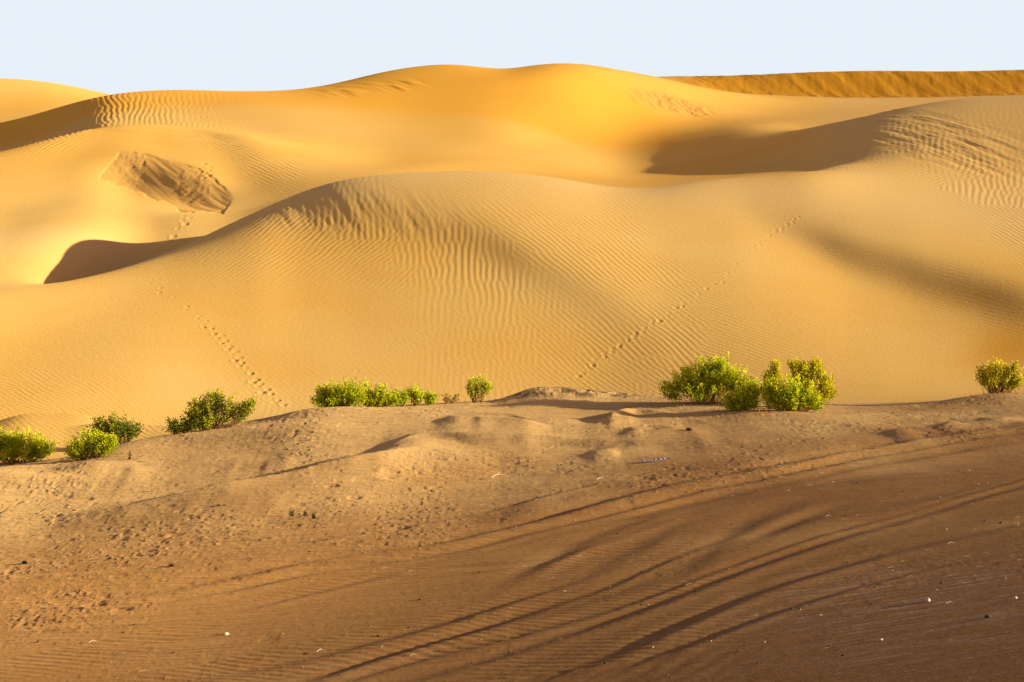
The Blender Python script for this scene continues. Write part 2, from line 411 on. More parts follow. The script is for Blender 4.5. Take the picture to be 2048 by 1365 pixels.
theta_mid = theta_of(RD_M, RD_B, 199)
rf2 = ripple_field(146, 262, 0.0020, theta_mid, 5)
RIP2 = sample_ripple(rf2)
mid = sstep(150, 158, YY) * (1 - sstep(1550, 1650, U) * (1 - sstep(212, 216, YY))) * (1 - sstep(255, 262, YY))
amp2 = mid * 0.30
amp2 += mid * 1.1 * blob(500, 318, 320, 55, 18, 3) * (1 - sstep(196, 202, YY))
amp2 += mid * 0.8 * blob(300, 270, 160, 20, 0, 3) * (1 - sstep(196, 202, YY))
amp2 += mid * 0.75 * blob(310, 222, 150, 38, 8, 3) * sstep(200, 204, YY)
amp2 += mid * 0.8 * blob(90, 300, 130, 25, -20, 3)
amp2 += mid * 0.8 * blob(1400, 290, 150, 40, 0, 3)
amp2 *= 0.75 + 0.35 * fbm(XX / 9.0, YY / 9.0, 3, 23)
Z += (0.0080 * amp2 * (YY / 130.0) * RIP2).astype(np.float32)

# ------------------------------------------------------------------ avalanche flutes on the slip faces
V = row_of(YY, Z); U = 1024 + FPX * SS / zc_ratio((HC - Z) / YY)
ptop = np.interp(U, [196, 215, 238, 292, 330, 398, 432, 464], [356, 332, 304, 308, 322, 338, 360, 392])
pbot = np.interp(U, [196, 260, 300, 345, 362, 400, 445, 464], [356, 378, 394, 408, 424, 422, 426, 402])
wn = 3.0 * vnoise(U / 9.0, V / 9.0, 30)
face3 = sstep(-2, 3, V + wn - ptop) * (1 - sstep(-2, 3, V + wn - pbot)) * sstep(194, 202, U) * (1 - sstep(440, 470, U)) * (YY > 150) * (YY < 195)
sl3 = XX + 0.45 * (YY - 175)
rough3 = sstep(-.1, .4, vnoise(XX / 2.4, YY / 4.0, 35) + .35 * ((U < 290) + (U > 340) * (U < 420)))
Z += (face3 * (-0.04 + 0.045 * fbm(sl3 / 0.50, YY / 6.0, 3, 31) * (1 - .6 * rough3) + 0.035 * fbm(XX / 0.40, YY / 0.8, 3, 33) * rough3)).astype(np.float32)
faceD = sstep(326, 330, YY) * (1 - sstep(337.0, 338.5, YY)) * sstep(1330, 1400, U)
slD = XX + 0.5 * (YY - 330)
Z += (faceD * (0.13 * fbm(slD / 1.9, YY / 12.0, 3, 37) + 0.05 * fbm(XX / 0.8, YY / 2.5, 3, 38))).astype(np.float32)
faceN = np.clip(blob(720, 425, 190, 42, 4, 4), 0, 1) * onF
Z += (faceN * 0.028 * fbm((XX + 0.25 * (YY - 135)) / 0.42, YY / 4.0, 3, 41)).astype(np.float32)
faceR = blob(1870, 275, 190, 48, 15, 4) * (YY > 160) * (YY < 206)
Z += (faceR * 0.07 * fbm((XX + 0.2 * (YY - 190)) / 0.6, YY / 5.0, 3, 43)).astype(np.float32)
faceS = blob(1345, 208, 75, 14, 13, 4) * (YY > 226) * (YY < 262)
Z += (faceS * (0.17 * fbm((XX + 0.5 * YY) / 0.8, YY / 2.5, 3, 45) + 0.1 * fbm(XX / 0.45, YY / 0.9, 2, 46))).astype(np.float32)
faceG = blob(740, 178, 110, 12, -5, 4) * (YY > 216) * (YY < 236)
Z += (faceG * 0.10 * fbm((XX + 0.7 * YY) / 1.0, YY / 3.0, 3, 47)).astype(np.float32)

# ------------------------------------------------------------------ the scrub flat in front
FGM = (1 - sstep(YR + 0.8, YR + 3.2, YY)).astype(np.float32)
def xline(pts):                  # picture points on the flat -> y(x)
    p = sorted(fgp(u, v) for u, v in pts)
    xs = [q[0] for q in p]; ys = [q[1] for q in p]
    return cubic(xs, ys, XX.ravel()).reshape(XX.shape), xs
def taper(xs_uv, XXa):           # [(u, v, a)...]
    p = sorted((fgp(u, v)[0], a) for u, v, a in xs_uv)
    return pchip([q[0] for q in p], [q[1] for q in p], XXa)
near = YY < 125
# low scarp across the flat: high behind, low in front
pts = [(0,1046),(200,1030),(400,1003),(560,975),(680,950),(760,932),(830,912),(950,905),(1100,893),(1300,884),(1450,872),(1700,850),(2048,820)]
Yl, _ = xline(pts)
at = taper([(0,1046,.2),(200,1030,.5),(400,1003,.9),(560,975,1.0),(700,945,1.2),(790,925,1.2),(850,910,.8),(900,908,.9),(1000,900,1.0),(1150,890,.75),(1300,884,.4),(1500,868,.15),(1700,850,.12),(2048,820,.1)], XX)
wob = 0.5 * vnoise(XX / 1.3, YY / 5, 51) + 0.2 * vnoise(XX / 0.5, YY / 3, 52)
d = YY - Yl + wob
atd = taper([(0,1046,.15),(200,1030,.35),(400,1003,.8),(480,990,1.0),(560,975,.95),(700,945,1.05),(760,930,1.0),(830,912,.65),(900,908,.25),(1000,900,0)], XX)
atb = taper([(760,932,0),(850,910,.6),(950,905,1),(1100,893,.9),(1300,884,.5),(1450,870,.2),(1700,850,.12),(2048,820,.1)], XX)
db = YY - Yl + 0.3 * wob
bank = np.exp(-np.maximum(db, 0) / 7.0) * sstep(-0.9, 0.5, db) - 0.10 * np.exp(-((db + 1.5) / 1.6) ** 2)
drift = np.clip((0.9 - d + .6 * wob) / 4.2, 0, 1) ** 1.1 * np.exp(np.minimum(d + 3.0, 0) / 6.0)
Z += (FGM * (0.20 * bank * atb + 0.62 * drift * atd)).astype(np.float32)
# short broken ledges of crusted sand
LEDGE = np.zeros_like(Z)
for pp, h in [([(860,876),(930,870),(1010,868),(1110,868)], .13), ([(1150,858),(1230,836),(1300,820),(1360,824)], .22), ([(1220,876),(1330,852),(1430,843)], .16),
              ([(1720,834),(1850,816),(1950,802),(2080,792)], .15), ([(290,884),(400,868),(530,850)], .11), ([(560,866),(660,846),(760,838)], .05),
              ([(430,962),(560,948),(640,940)], .035), ([(980,1010),(1060,992),(1140,985)], .03), ([(1120,905),(1240,890),(1330,884)], .09), ([(80,990),(220,975),(330,968)], .07)]:
    Ye, xe = xline(pp)
    xe = [min(xe), max(xe)]; m = sstep(xe[0], xe[0] + 1.2, XX) * (1 - sstep(xe[1] - 1.2, xe[1], XX)) * (XX > xe[0]) * (XX < xe[1])
    de = YY - Ye + 1.3 * wob
    pr = np.clip((0.5 - de) / 2.0, 0, 1) * np.exp(np.minimum(de + 1.5, 0) / 2.5)
    m = m * (0.45 + 0.75 * sstep(-.5, .5, vnoise(XX / .9, YY / 9.0, 57)))
    Z += (FGM * m * h * 1.25 * pr).astype(np.float32)
    LEDGE = np.maximum(LEDGE, (m * np.exp(-((de + .3) / 1.0) ** 2)).astype(np.float32))
# apron of blown sand under it
# the dark-topped mound at the far edge
def mound(u, v, ydist, ru, ry, h, p=2.0, tilt=0.0):
    x0 = s_of(u, float(tandep(v))) * ydist
    a = (XX - x0) / ru; b = (YY - ydist - tilt * (XX - x0)) / ry
    return (h * np.exp(-(np.abs(a) ** p) - np.abs(b) ** p)).astype(np.float32)
def edge_mound(pts_uvw, y_, ry, base=0.0):
    xs = [s_of(u, float(tandep(v))) * y_ for u, v, h in pts_uvw]
    hh = cubic(xs, [h for u, v, h in pts_uvw], XX.ravel()).reshape(XX.shape)
    hh = np.where((XX > xs[0]) & (XX < xs[-1]), hh, 0)
    return (hh * np.exp(-((YY - y_) / ry) ** 2)).astype(np.float32)
Z += edge_mound([(880,803,0),(940,800,.02),(990,795,.06),(1030,786,.30),(1060,776,.52),(1110,772,.60),(1160,773,.56),(1230,778,.42),(1320,786,.22),(1420,795,.08),(1520,800,0)], 107.5, 2.2)
# hummocks under the shrubs
Z += mound(1400, 815, 104.5, 2.2, 2.4, .20, 2)
Z += mound(1545, 838, 101.0, 2.4, 1.5, .28, 2)
Z += mound(1400, 840, 102.0, 1.6, 1.0, .12, 2)
Z += mound(1990, 800, 106.5, 2.0, 1.6, .30, 2)
Z += mound(50, 935, 93.5, 2.2, 1.2, .16, 2)
Z += mound(180, 925, 95.5, 1.4, 1.1, .12, 2)
Z += mound(660, 830, 103.5, 2.4, 1.6, .20, 2)
Z += mound(430, 865, 101.0, 2.6, 1.5, .16, 2)
Z += mound(560, 860, 100.0, 2.5, 1.5, .12, 2)
# second inner lip
Yl2, _ = xline([(700,905),(900,868),(1000,860),(1100,868),(1200,862),(1300,845),(1400,838),(1500,845)])
at2 = taper([(860,880,0),(930,872,.9),(1030,868,1),(1120,866,.5),(1200,862,.3),(1290,846,.9),(1350,842,.9),(1450,842,0)], XX)
d = YY - Yl2 + 0.6 * wob
Z += (FGM * at2 * 0.05 * sstep(-0.3, 0.4, d) * np.exp(-np.maximum(d, 0) / 3.0)).astype(np.float32)
# broad undulation of the flat behind the scarp
Z += (FGM * 0.10 * fbm(XX / 5.0 + 3, YY / 7.0, 3, 55) * sstep(70, 84, YY)).astype(np.float32)
# small drifts on the foot of the big dune, left
for (u, v, yv, h) in [(110, 822, 110, .42), (280, 828, 109, .38)]:
    x0 = s_of(u, float(tandep(v))) * yv
    a = (XX - x0); b = YY - yv + 0.10 * a * a * 1.0
    m = np.exp(-(a / 2.0) ** 4)
    Z += (m * h * 0.9 * (sstep(-.2, .35, -b + 0.2 * wob) * np.exp(-np.maximum(-b, 0) / 2.2))).astype(np.float32)

# wheel tracks: long parallel ruts and berms sweeping up to the right
TR = [ # points, height, width, whether it runs on to the far end
 ([(-60,1242),(300,1195),(600,1135),(850,1092),(1000,1060),(1240,992),(1500,930),(1800,862),(2100,800)], .17, .80, 1),
 ([(-60,1262),(300,1215),(600,1160),(850,1118),(1000,1085),(1240,1020),(1500,955),(1800,885),(2100,822)], .10, .45, 1),
 ([(1500,940),(1700,890),(1900,845),(2100,808)], .08, .35, 1),
 ([(700,1160),(1050,1085),(1240,1035),(1500,975),(1750,915),(2100,845)], .05, .5, 1),
 ([(960,1190),(1100,1120),(1250,1050),(1420,1000),(1700,950),(2100,885)], .11, 1.0, 0),
 ([(1020,1150),(1150,1105),(1400,1020),(1600,975)], .05, .5, 0),
 ([(1160,1160),(1280,1095),(1400,1035),(1520,1000)], .10, 1.1, 0),
 ([(1340,1180),(1400,1125),(1490,1058),(1600,1008),(1760,955)], .085, 1.3, 0),
 ([(1400,1130),(1600,1050),(1800,1000),(2100,920)], .10, .9, 0),
 ([(1500,1085),(1650,1020),(1900,960)], .07, .7, 0),
 ([(250,1380),(700,1290),(1000,1215),(1200,1150),(1300,1120)], .06, .5, 0),
 ([(480,1390),(900,1275),(1150,1215),(1300,1170),(1420,1140)], .06, .5, 0),
 ([(640,1400),(1000,1312),(1300,1222),(1500,1150),(1700,1080),(1900,1010),(2100,940)], .09, .55, 1),
 ([(760,1420),(1150,1345),(1350,1270),(1500,1210),(1700,1145),(1900,1095),(2100,1050)], .085, .55, 1),
 ([(560,1392),(900,1300),(1150,1245),(1400,1165),(1650,1075),(1850,1010),(2100,915)], .05, .35, 1),
 ([(900,1420),(1300,1330),(1600,1235),(1850,1170),(2100,1120)], .045, .35, 1),
 ([(420,1392),(800,1300),(1050,1232),(1250,1165),(1400,1100),(1560,1040)], .05, .4, 0),
 ([(600,1365),(900,1310),(1100,1260),(1200,1235)], .05, .45, 0),
 ([(1450,1225),(1550,1165),(1650,1140),(1780,1110)], .06, .7, 0),
 ([(-60,1310),(200,1293),(450,1276),(700,1245)], .05, .4, 0),
 ([(-60,1275),(200,1250),(450,1225),(800,1150)], .04, .35, 1),
 ([(-60,1180),(300,1150),(600,1100),(900,1040),(1200,965)], .035, .35, 1),
 ([(-60,1075),(250,1045),(500,1010)], .05, .6, 0),
]
for (pp, dep, wd, full) in TR:
    Yt, xs = xline(pp)
    dd = (YY - Yt + 0.25 * vnoise(XX / 2.5, YY / 4, 61)) / (wd * 1.15)
    m = sstep(xs[0] - 0.5, xs[0] + 3.0, XX) * (1 - (0 if full else 1) * sstep(xs[-1] - 5.0, xs[-1] + 0.5, XX)) * sstep(48, 56, YY) * FGM
    Z += (m * abs(dep) * 0.66 * (0.75 * np.exp(-((dd + 0.9) / 1.0) ** 2) - 0.85 * np.exp(-((dd - 0.7) / 1.0) ** 2)) * (0.75 + 0.4 * vnoise(XX / 3.0, YY / 6.0, 63))).astype(np.float32)
# fine wind ripples on the flat, running nearly across the view
ph = (YY * 1.0 + 0.16 * XX + 0.35 * fbm(XX / 6.0, YY / 2.2, 2, 71)) * (2 * math.pi / 0.30)
rr = np.sin(ph) * (0.55 + 0.45 * vnoise(XX / 1.4, YY / 0.7, 73))
fgr = FGM * (1 - 0.6 * sstep(80, 96, YY))
Z += (fgr * 0.0070 * rr * sstep(50, 56, YY)).astype(np.float32)
ph2 = (YY * 0.80 + 0.60 * XX + 0.4 * fbm(XX / 4.0, YY / 4.0, 2, 75)) * (2 * math.pi / 0.34)
tb = (1 - sstep(1350, 1600, U)) * sstep(-0.1, 0.35, vnoise((XX * 0.35 + YY * 0.2) / 3.0, (YY - 0.75 * XX) / 2.0, 77)) * sstep(-4, 2, XX + 12 - (YY - 56) * .0) * (1 - sstep(70, 80, YY - 0.3 * XX))
Z += (FGM * tb * 0.006 * np.sin(ph2)).astype(np.float32)
ripf = onF * 0
ph3 = (YY + 0.05 * XX + 0.3 * fbm(XX / 5.0, YY / 3.0, 2, 78)) * (2 * math.pi / 0.42)
V = row_of(YY, Z); U = 1024 + FPX * SS / zc_ratio((HC - Z) / YY)
lee = (np.exp(-(((U - 760) / 130) ** 4) - ((V - 835) / 22) ** 4) + np.exp(-(((U - 1130) / 110) ** 4) - ((V - 822) / 16) ** 4)) * FGM
Z += (lee * 0.012 * np.sin(ph3)).astype(np.float32)

# rough litter-strewn crust on the flat
crust = FGM * sstep(66, 80, YY + 0.22 * XX * -1) 
crust = FGM * sstep(0, 1, (YY - (74 + 0.9 * XX)) / 7.0) * (1 - 0.7 * lee)
crust = np.clip(crust + 0.25 * FGM, 0, 1)
n1 = fbm(XX / 0.55, YY / 1.0, 3, 81)
n2 = vnoise(XX / 0.24, YY / 0.30, 83)
n3 = vnoise(XX / 0.10, YY / 0.16, 85)
patch = sstep(-0.15, 0.45, fbm(XX / 2.2, YY / 6.0, 4, 87))
lump = sstep(0.45, 0.95, n2) * 0.024 + sstep(0.40, 0.9, n3) * 0.018 + 0.012 * np.abs(fbm(XX / 0.16, YY / 0.22, 2, 88))
pit = -sstep(0.55, 0.95, vnoise(XX / 0.22, YY / 0.4, 89)) * 0.022 - sstep(0.72, 0.95, vnoise(XX / 0.8, YY / 1.0, 90)) * 0.05
Z += (crust * 0.75 * (0.012 * n1 + (0.38 + 0.62 * patch) * (lump + pit)) * sstep(52, 60, YY)).astype(np.float32)
# dark rough crust capping the far mound
cap = np.exp(-(((U - 1130) / 190) ** 4)) * np.exp(-((V - 783) / 12) ** 4) * FGM * (YY > 102)
Z += (cap * 0.03 * np.abs(vnoise(XX / 0.13, YY / 0.25, 91))).astype(np.float32)

# ------------------------------------------------------------------ foot tracks on the dune
def ground_y(u, v, y0, y1):
    i = int(np.argmin(np.abs(S - s_of(u, float(tandep(v))))))
    t = (HC - Z[i]) / Y
    k = np.where((Y > y0) & (Y < y1) & (t <= tandep(v)))[0]
    return Y[k[0]] if len(k) else None
def foot_trail(pts, n, y0, y1, dep, rad, side):
    us = np.interp(np.linspace(0, 1, n), np.linspace(0, 1, len(pts)), [p[0] for p in pts])
    vs = np.interp(np.linspace(0, 1, n), np.linspace(0, 1, len(pts)), [p[1] for p in pts])
    for k in range(n):
        if random.random() < 0.12: continue
        u = us[k] + (side if k % 2 else -side) + random.uniform(-2, 2); v = vs[k] + random.uniform(-1.5, 1.5)
        y = ground_y(u, v, y0, y1)
        if y is None: continue
        x = s_of(u, float(tandep(v))) * y
        i0, i1 = np.searchsorted(S, (x - 1.2) / y), np.searchsorted(S, (x + 1.2) / y)
        j0, j1 = np.searchsorted(Y, y - 1.6), np.searchsorted(Y, y + 1.6)
        a = XX[i0:i1, j0:j1] - x; b = (YY[i0:i1, j0:j1] - y) * 0.7
        q = np.sqrt(a * a + b * b) / (rad * random.uniform(.65, 1.0))
        dd = dep * random.uniform(.2, .7)
        Z[i0:i1, j0:j1] += (-dd * np.exp(-q ** 4) + 0.45 * dd * np.exp(-((q - 1.45) / 0.4) ** 2) * (b < 0.1)).astype(np.float32)
foot_trail([(415,655),(440,675),(465,705),(485,735),(512,765),(540,792),(560,810)], 34, 108, 130, .05, .15, 6)
foot_trail([(278,540),(300,565),(345,600),(395,635),(418,655)], 16, 112, 138, .022, .12, 7)
foot_trail([(1160,755),(1195,722),(1255,680),(1320,640),(1380,602),(1440,565)], 40, 108, 140, .03, .13, 4)
foot_trail([(1490,510),(1520,488),(1550,465),(1585,448),(1600,430)], 24, 125, 152, .028, .12, 3)
foot_trail([(1440,565),(1465,540),(1490,510)], 12, 115, 150, .02, .12, 3)
foot_trail([(412,330),(415,345),(410,360)], 8, 170, 195, .05, .18, 5)
foot_trail([(375,425),(372,440),(355,470),(345,495)], 12, 148, 175, .05, .18, 5)
foot_trail([(720,745),(735,740)], 4, 108, 125, .02, .13, 5)

V = row_of(YY, Z); U = 1024 + FPX * SS / zc_ratio((HC - Z) / YY)

# ------------------------------------------------------------------ materials
def new_mat(name):
    m = bpy.data.materials.new(name); m.use_nodes = True
    n = m.node_tree; n.nodes.clear()
    o = n.nodes.new('ShaderNodeOutputMaterial'); b = n.nodes.new('ShaderNodeBsdfPrincipled')
    n.links.new(b.outputs[0], o.inputs[0])
    b.inputs['Roughness'].default_value = 0.9
    b.inputs['Specular IOR Level'].default_value = 0.15
    return m, n, b
def mixn(n, fac, a, b, mode='MIX'):
    x = n.nodes.new('ShaderNodeMix'); x.data_type = 'RGBA'; x.blend_type = mode
    for sock, val in (('Factor', fac), ('A', a), ('B', b)):
        if isinstance(val, (int, float)): x.inputs[sock].default_value = val
        elif isinstance(val, tuple): x.inputs[sock].default_value = val + (1,) if len(val) == 3 else val
        else: n.links.new(val, x.inputs[sock])
    return x.outputs['Result']
def attr(n, name):
    a = n.nodes.new('ShaderNodeAttribute'); a.attribute_name = name; return a.outputs['Fac']
def noise(n, scale, detail=4, rough=0.6, sc3=None):
    t = n.nodes.new('ShaderNodeTexCoord'); mp = n.nodes.new('ShaderNodeMapping')
    mp.inputs['Scale'].default_value = sc3 or (1, 1, 1)
    x = n.nodes.new('ShaderNodeTexNoise'); x.inputs['Scale'].default_value = scale
    x.inputs['Detail'].default_value = detail; x.inputs['Roughness'].default_value = rough
    n.links.new(t.outputs['Object'], mp.inputs[0]); n.links.new(mp.outputs[0], x.inputs['Vector'])
    return x.outputs['Fac']
def ramp(n, fac, a, b):
    x = n.nodes.new('ShaderNodeMapRange'); x.inputs['From Min'].default_value = a; x.inputs['From Max'].default_value = b
    n.links.new(fac, x.inputs['Value']); return x.outputs['Result']

m_sand, n, b = new_mat('sand')
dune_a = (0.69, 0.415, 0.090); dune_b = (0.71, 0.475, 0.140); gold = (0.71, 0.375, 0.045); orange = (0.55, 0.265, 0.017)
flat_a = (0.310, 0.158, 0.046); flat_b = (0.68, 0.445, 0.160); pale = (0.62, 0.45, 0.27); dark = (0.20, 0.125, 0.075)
c = mixn(n, ramp(n, noise(n, 0.06, 3), .35, .65), dune_a, dune_b)
c = mixn(n, attr(n, 'pale_sand'), c, (0.68, 0.465, 0.165))
c = mixn(n, attr(n, 'gold'), c, gold)
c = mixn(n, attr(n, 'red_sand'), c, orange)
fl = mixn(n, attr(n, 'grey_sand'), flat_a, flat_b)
fl = mixn(n, attr(n, 'warm_and_lit_sand'), fl, (0.56, 0.300, 0.085))
strk = ramp(n, noise(n, 4.5, 5, .8, (0.7, 0.9, 1)), .54, .70)
m1 = n.nodes.new('ShaderNodeMath'); m1.operation = 'MULTIPLY'; n.links.new(strk, m1.inputs[0]); n.links.new(attr(n, 'litter'), m1.inputs[1])
fl = mixn(n, m1.outputs[0], fl, pale)
spk = ramp(n, noise(n, 6.5, 4, .7, (1, .55, 1)), .60, .68)
m2 = n.nodes.new('ShaderNodeMath'); m2.operation = 'MULTIPLY'; n.links.new(spk, m2.inputs[0]); n.links.new(attr(n, 'litter'), m2.inputs[1])
fl = mixn(n, m2.outputs[0], fl, dark)
stk = ramp(n, noise(n, 1.0, 4, .75, (0.45, 5.0, 1)), .36, .66)
fl = mixn(n, 0.34, fl, mixn(n, stk, (0.35, 0.32, 0.30), (1.0, 1.0, 1.0)), 'MULTIPLY')
stk2 = ramp(n, noise(n, 1.6, 5, .8, (0.35, 4.0, 1)), .50, .66)
m3 = n.nodes.new('ShaderNodeMath'); m3.operation = 'MULTIPLY'; n.links.new(stk2, m3.inputs[0]); n.links.new(attr(n, 'salt'), m3.inputs[1])
fl = mixn(n, m3.outputs[0], fl, (0.50, 0.36, 0.24))
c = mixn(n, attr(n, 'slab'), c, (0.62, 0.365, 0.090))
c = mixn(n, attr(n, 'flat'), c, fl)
c = mixn(n, attr(n, 'crust'), c, (0.085, 0.06, 0.035))
g = ramp(n, noise(n, 14.0, 4, .7), .3, .7)
c = mixn(n, 0.20, c, mixn(n, g, (0.3, 0.3, 0.3), (1.0, 1.0, 1.0)), 'MULTIPLY')
n.links.new(c, b.inputs['Base Color'])
b.inputs['Roughness'].default_value = 1.0
b.inputs['Specular IOR Level'].default_value = 0.05
b.inputs['Diffuse Roughness'].default_value = 1.0
bp = n.nodes.new('ShaderNodeBump'); bp.inputs['Strength'].default_value = 0.5; bp.inputs['Distance'].default_value = 0.032
n.links.new(noise(n, 5.0, 5, .7), bp.inputs['Height']); n.links.new(bp.outputs[0], b.inputs['Normal'])

# ------------------------------------------------------------------ the sand as one sheet
me = bpy.data.meshes.new('sand_dunes')
me.vertices.add(NS * NY)
co = np.stack([XX, YY, Z], -1).astype(np.float32).reshape(-1)
me.vertices.foreach_set('co', co)
idx = np.arange(NS * NY, dtype=np.int32).reshape(NS, NY)
quads = np.stack([idx[:-1, :-1], idx[1:, :-1], idx[1:, 1:], idx[:-1, 1:]], -1).reshape(-1)
nf = (NS - 1) * (NY - 1)
me.loops.add(nf * 4); me.loops.foreach_set('vertex_index', quads)
me.polygons.add(nf)
me.polygons.foreach_set('loop_start', np.arange(0, nf * 4, 4, dtype=np.int32))
try: me.polygons.foreach_set('loop_total', np.full(nf, 4, dtype=np.int32))
except Exception: pass
me.update(calc_edges=True)
me.polygons.foreach_set('use_smooth', np.ones(nf, dtype=bool))
def put_attr(name, arr):
    a = me.attributes.new(name, 'FLOAT', 'POINT'); a.data.foreach_set('value', np.clip(arr, 0, 1).astype(np.float32).reshape(-1))
put_attr('flat', FGM * 1.0)
put_attr('gold', (0.55 * sstep(154, 168, YY) * sstep(560, 900, U) * (1 - .5 * sstep(1400, 1600, U)) + 0.25 * sstep(156, 175, YY) * (1 - sstep(560, 900, U))) * (1 - .3 * sstep(180, 212, YY)) + 0.6 * sstep(212, 220, YY) * (1 - sstep(234, 246, YY)) * (1 - sstep(1250, 1500, U)) + 0.15 * sstep(205, 228, YY))
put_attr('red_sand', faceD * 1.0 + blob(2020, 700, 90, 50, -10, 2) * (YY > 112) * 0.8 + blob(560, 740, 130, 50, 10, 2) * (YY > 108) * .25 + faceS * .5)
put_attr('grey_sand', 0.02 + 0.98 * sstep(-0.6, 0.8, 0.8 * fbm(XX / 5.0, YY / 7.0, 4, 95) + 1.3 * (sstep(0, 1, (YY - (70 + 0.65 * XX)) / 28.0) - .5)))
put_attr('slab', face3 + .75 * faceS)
put_attr('warm_and_lit_sand', blob(250, 1190, 620, 130, -8, 2) * .8 + blob(960, 940, 180, 30, -10, 2) * .6 + blob(1650, 900, 420, 28, -17, 2) * .5)  # warm sand at left; sunlit bank face and berm strip put into the colour
put_attr('pale_sand', onF * sstep(136, 149, YY) * .85)
put_attr('salt', blob(1800, 1200, 380, 70, -5, 2) * .9 + blob(1900, 1290, 300, 40, -5, 2) * .6 + blob(640, 1345, 300, 25, -10, 2) * .3)
put_attr('litter', np.clip(crust * (0.5 + 0.5 * patch), .22 * FGM, 1) * .95)
put_attr('crust', LEDGE * sstep(-.1, .5, fbm(XX / .35, YY / .6, 3, 98)) * .55 * FGM + cap * sstep(-.2, .3, fbm(XX / .3, YY / .5, 3, 97)) * .85)
ob = bpy.data.objects.new('sand_dunes', me)
me.materials.append(m_sand)
sc.collection.objects.link(ob)
ob['kind'] = 'structure'
del co, quads

# ------------------------------------------------------------------ placing things on the sand
def gz(x, y):
    s = x / y
    i = int(np.clip(np.searchsorted(S, s) - 1, 0, NS - 2)); j = int(np.clip(np.searchsorted(Y, y) - 1, 0, NY - 2))
    fa = (s - S[i]) / (S[i + 1] - S[i]); fb = (y - Y[j]) / (Y[j + 1] - Y[j])
    return float((Z[i, j] * (1 - fa) + Z[i + 1, j] * fa) * (1 - fb) + (Z[i, j + 1] * (1 - fa) + Z[i + 1, j + 1] * fa) * fb)
def hit(u, v, y0=50, y1=116):
    t = float(tandep(v)); s = s_of(u, t)
    i = int(np.clip(np.searchsorted(S, s), 0, NS - 1))
    k = np.where((Y > y0) & (Y < y1) & ((HC - Z[i]) / Y <= t))[0]
    y = float(Y[k[0]]) if len(k) else float(y1)
    return s * y, y, gz(s * y, y)
#OBJECTS
col = sc.collection
def mesh_obj(name, verts, faces, mat, parent=None, tone=None, smooth=False):
    m = bpy.data.meshes.new(name)
    m.from_pydata([tuple(map(float, v)) for v in verts], [], [tuple(f) for f in faces]); m.materials.append(mat)
    if tone is not None:
        a = m.attributes.new('tone', 'FLOAT', 'POINT'); a.data.foreach_set('value', np.asarray(tone, np.float32))
    if smooth:
        for p in m.polygons: p.use_smooth = True
    m.update()
    o = bpy.data.objects.new(name, m); col.objects.link(o)
    if parent is not None: o.parent = parent
    return o
def tag(o, label, cat, group=None):
    o['label'] = label; o['category'] = cat
    if group: o['group'] = group
    return o

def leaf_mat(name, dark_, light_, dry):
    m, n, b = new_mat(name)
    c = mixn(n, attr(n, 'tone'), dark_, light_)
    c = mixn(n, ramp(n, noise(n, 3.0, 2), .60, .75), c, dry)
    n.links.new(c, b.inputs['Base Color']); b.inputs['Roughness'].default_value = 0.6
    tr = n.nodes.new('ShaderNodeBsdfTranslucent'); ms = n.nodes.new('ShaderNodeMixShader'); ms.inputs[0].default_value = 0.45
    n.links.new(c, tr.inputs['Color']); n.links.new(b.outputs[0], ms.inputs[1]); n.links.new(tr.outputs[0], ms.inputs[2])
    n.links.new(ms.outputs[0], [x for x in n.nodes if x.type == 'OUTPUT_MATERIAL'][0].inputs[0])
    return m
M_LEAF = {
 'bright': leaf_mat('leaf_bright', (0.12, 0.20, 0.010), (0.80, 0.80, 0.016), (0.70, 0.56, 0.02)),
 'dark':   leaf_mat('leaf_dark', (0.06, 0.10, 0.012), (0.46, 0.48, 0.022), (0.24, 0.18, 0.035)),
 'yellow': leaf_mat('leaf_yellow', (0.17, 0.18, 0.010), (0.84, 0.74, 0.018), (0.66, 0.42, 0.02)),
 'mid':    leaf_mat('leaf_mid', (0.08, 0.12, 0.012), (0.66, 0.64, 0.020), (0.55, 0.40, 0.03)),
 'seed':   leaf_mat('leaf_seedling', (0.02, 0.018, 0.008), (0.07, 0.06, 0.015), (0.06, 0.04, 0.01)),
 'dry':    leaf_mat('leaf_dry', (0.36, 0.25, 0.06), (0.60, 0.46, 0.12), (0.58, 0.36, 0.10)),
}
def plain(name, colr, rough=0.8, var=0.25, scale=20.0):
    m, n, b = new_mat(name)
    c = mixn(n, ramp(n, noise(n, scale, 3), .3, .7), tuple(x * (1 - var) for x in colr), tuple(min(1, x * (1 + var)) for x in colr))
    n.links.new(c, b.inputs['Base Color']); b.inputs['Roughness'].default_value = rough
    return m
M_STEM = plain('stem_bark', (0.26, 0.14, 0.05))
M_DEAD = plain('dead_twigs', (0.42, 0.21, 0.055))

def tube(V_, F_, pts, r0, r1, k=4):
    base = len(V_); n_ = len(pts)
    for a, p in enumerate(pts):
        p = np.asarray(p); q = np.asarray(pts[min(a + 1, n_ - 1)]) - np.asarray(pts[max(a - 1, 0)])
        q = q / (np.linalg.norm(q) + 1e-9)
        e = np.cross(q, [0, 0, 1.0]) if abs(q[2]) < 0.9 else np.cross(q, [1.0, 0, 0]); e /= np.linalg.norm(e); f = np.cross(q, e)
        r = r0 + (r1 - r0) * a / (n_ - 1)
        for c in range(k):
            an = 2 * math.pi * c / k
            V_.append(p + r * (math.cos(an) * e + math.sin(an) * f))
    for a in range(n_ - 1):
        for c in range(k):
            i0 = base + a * k + c; i1 = base + a * k + (c + 1) % k
            F_.append((i0, i1, i1 + k, i0 + k))
    F_.append(tuple(base + c for c in range(k))[::-1]); F_.append(tuple(base + (n_ - 1) * k + c for c in range(k)))

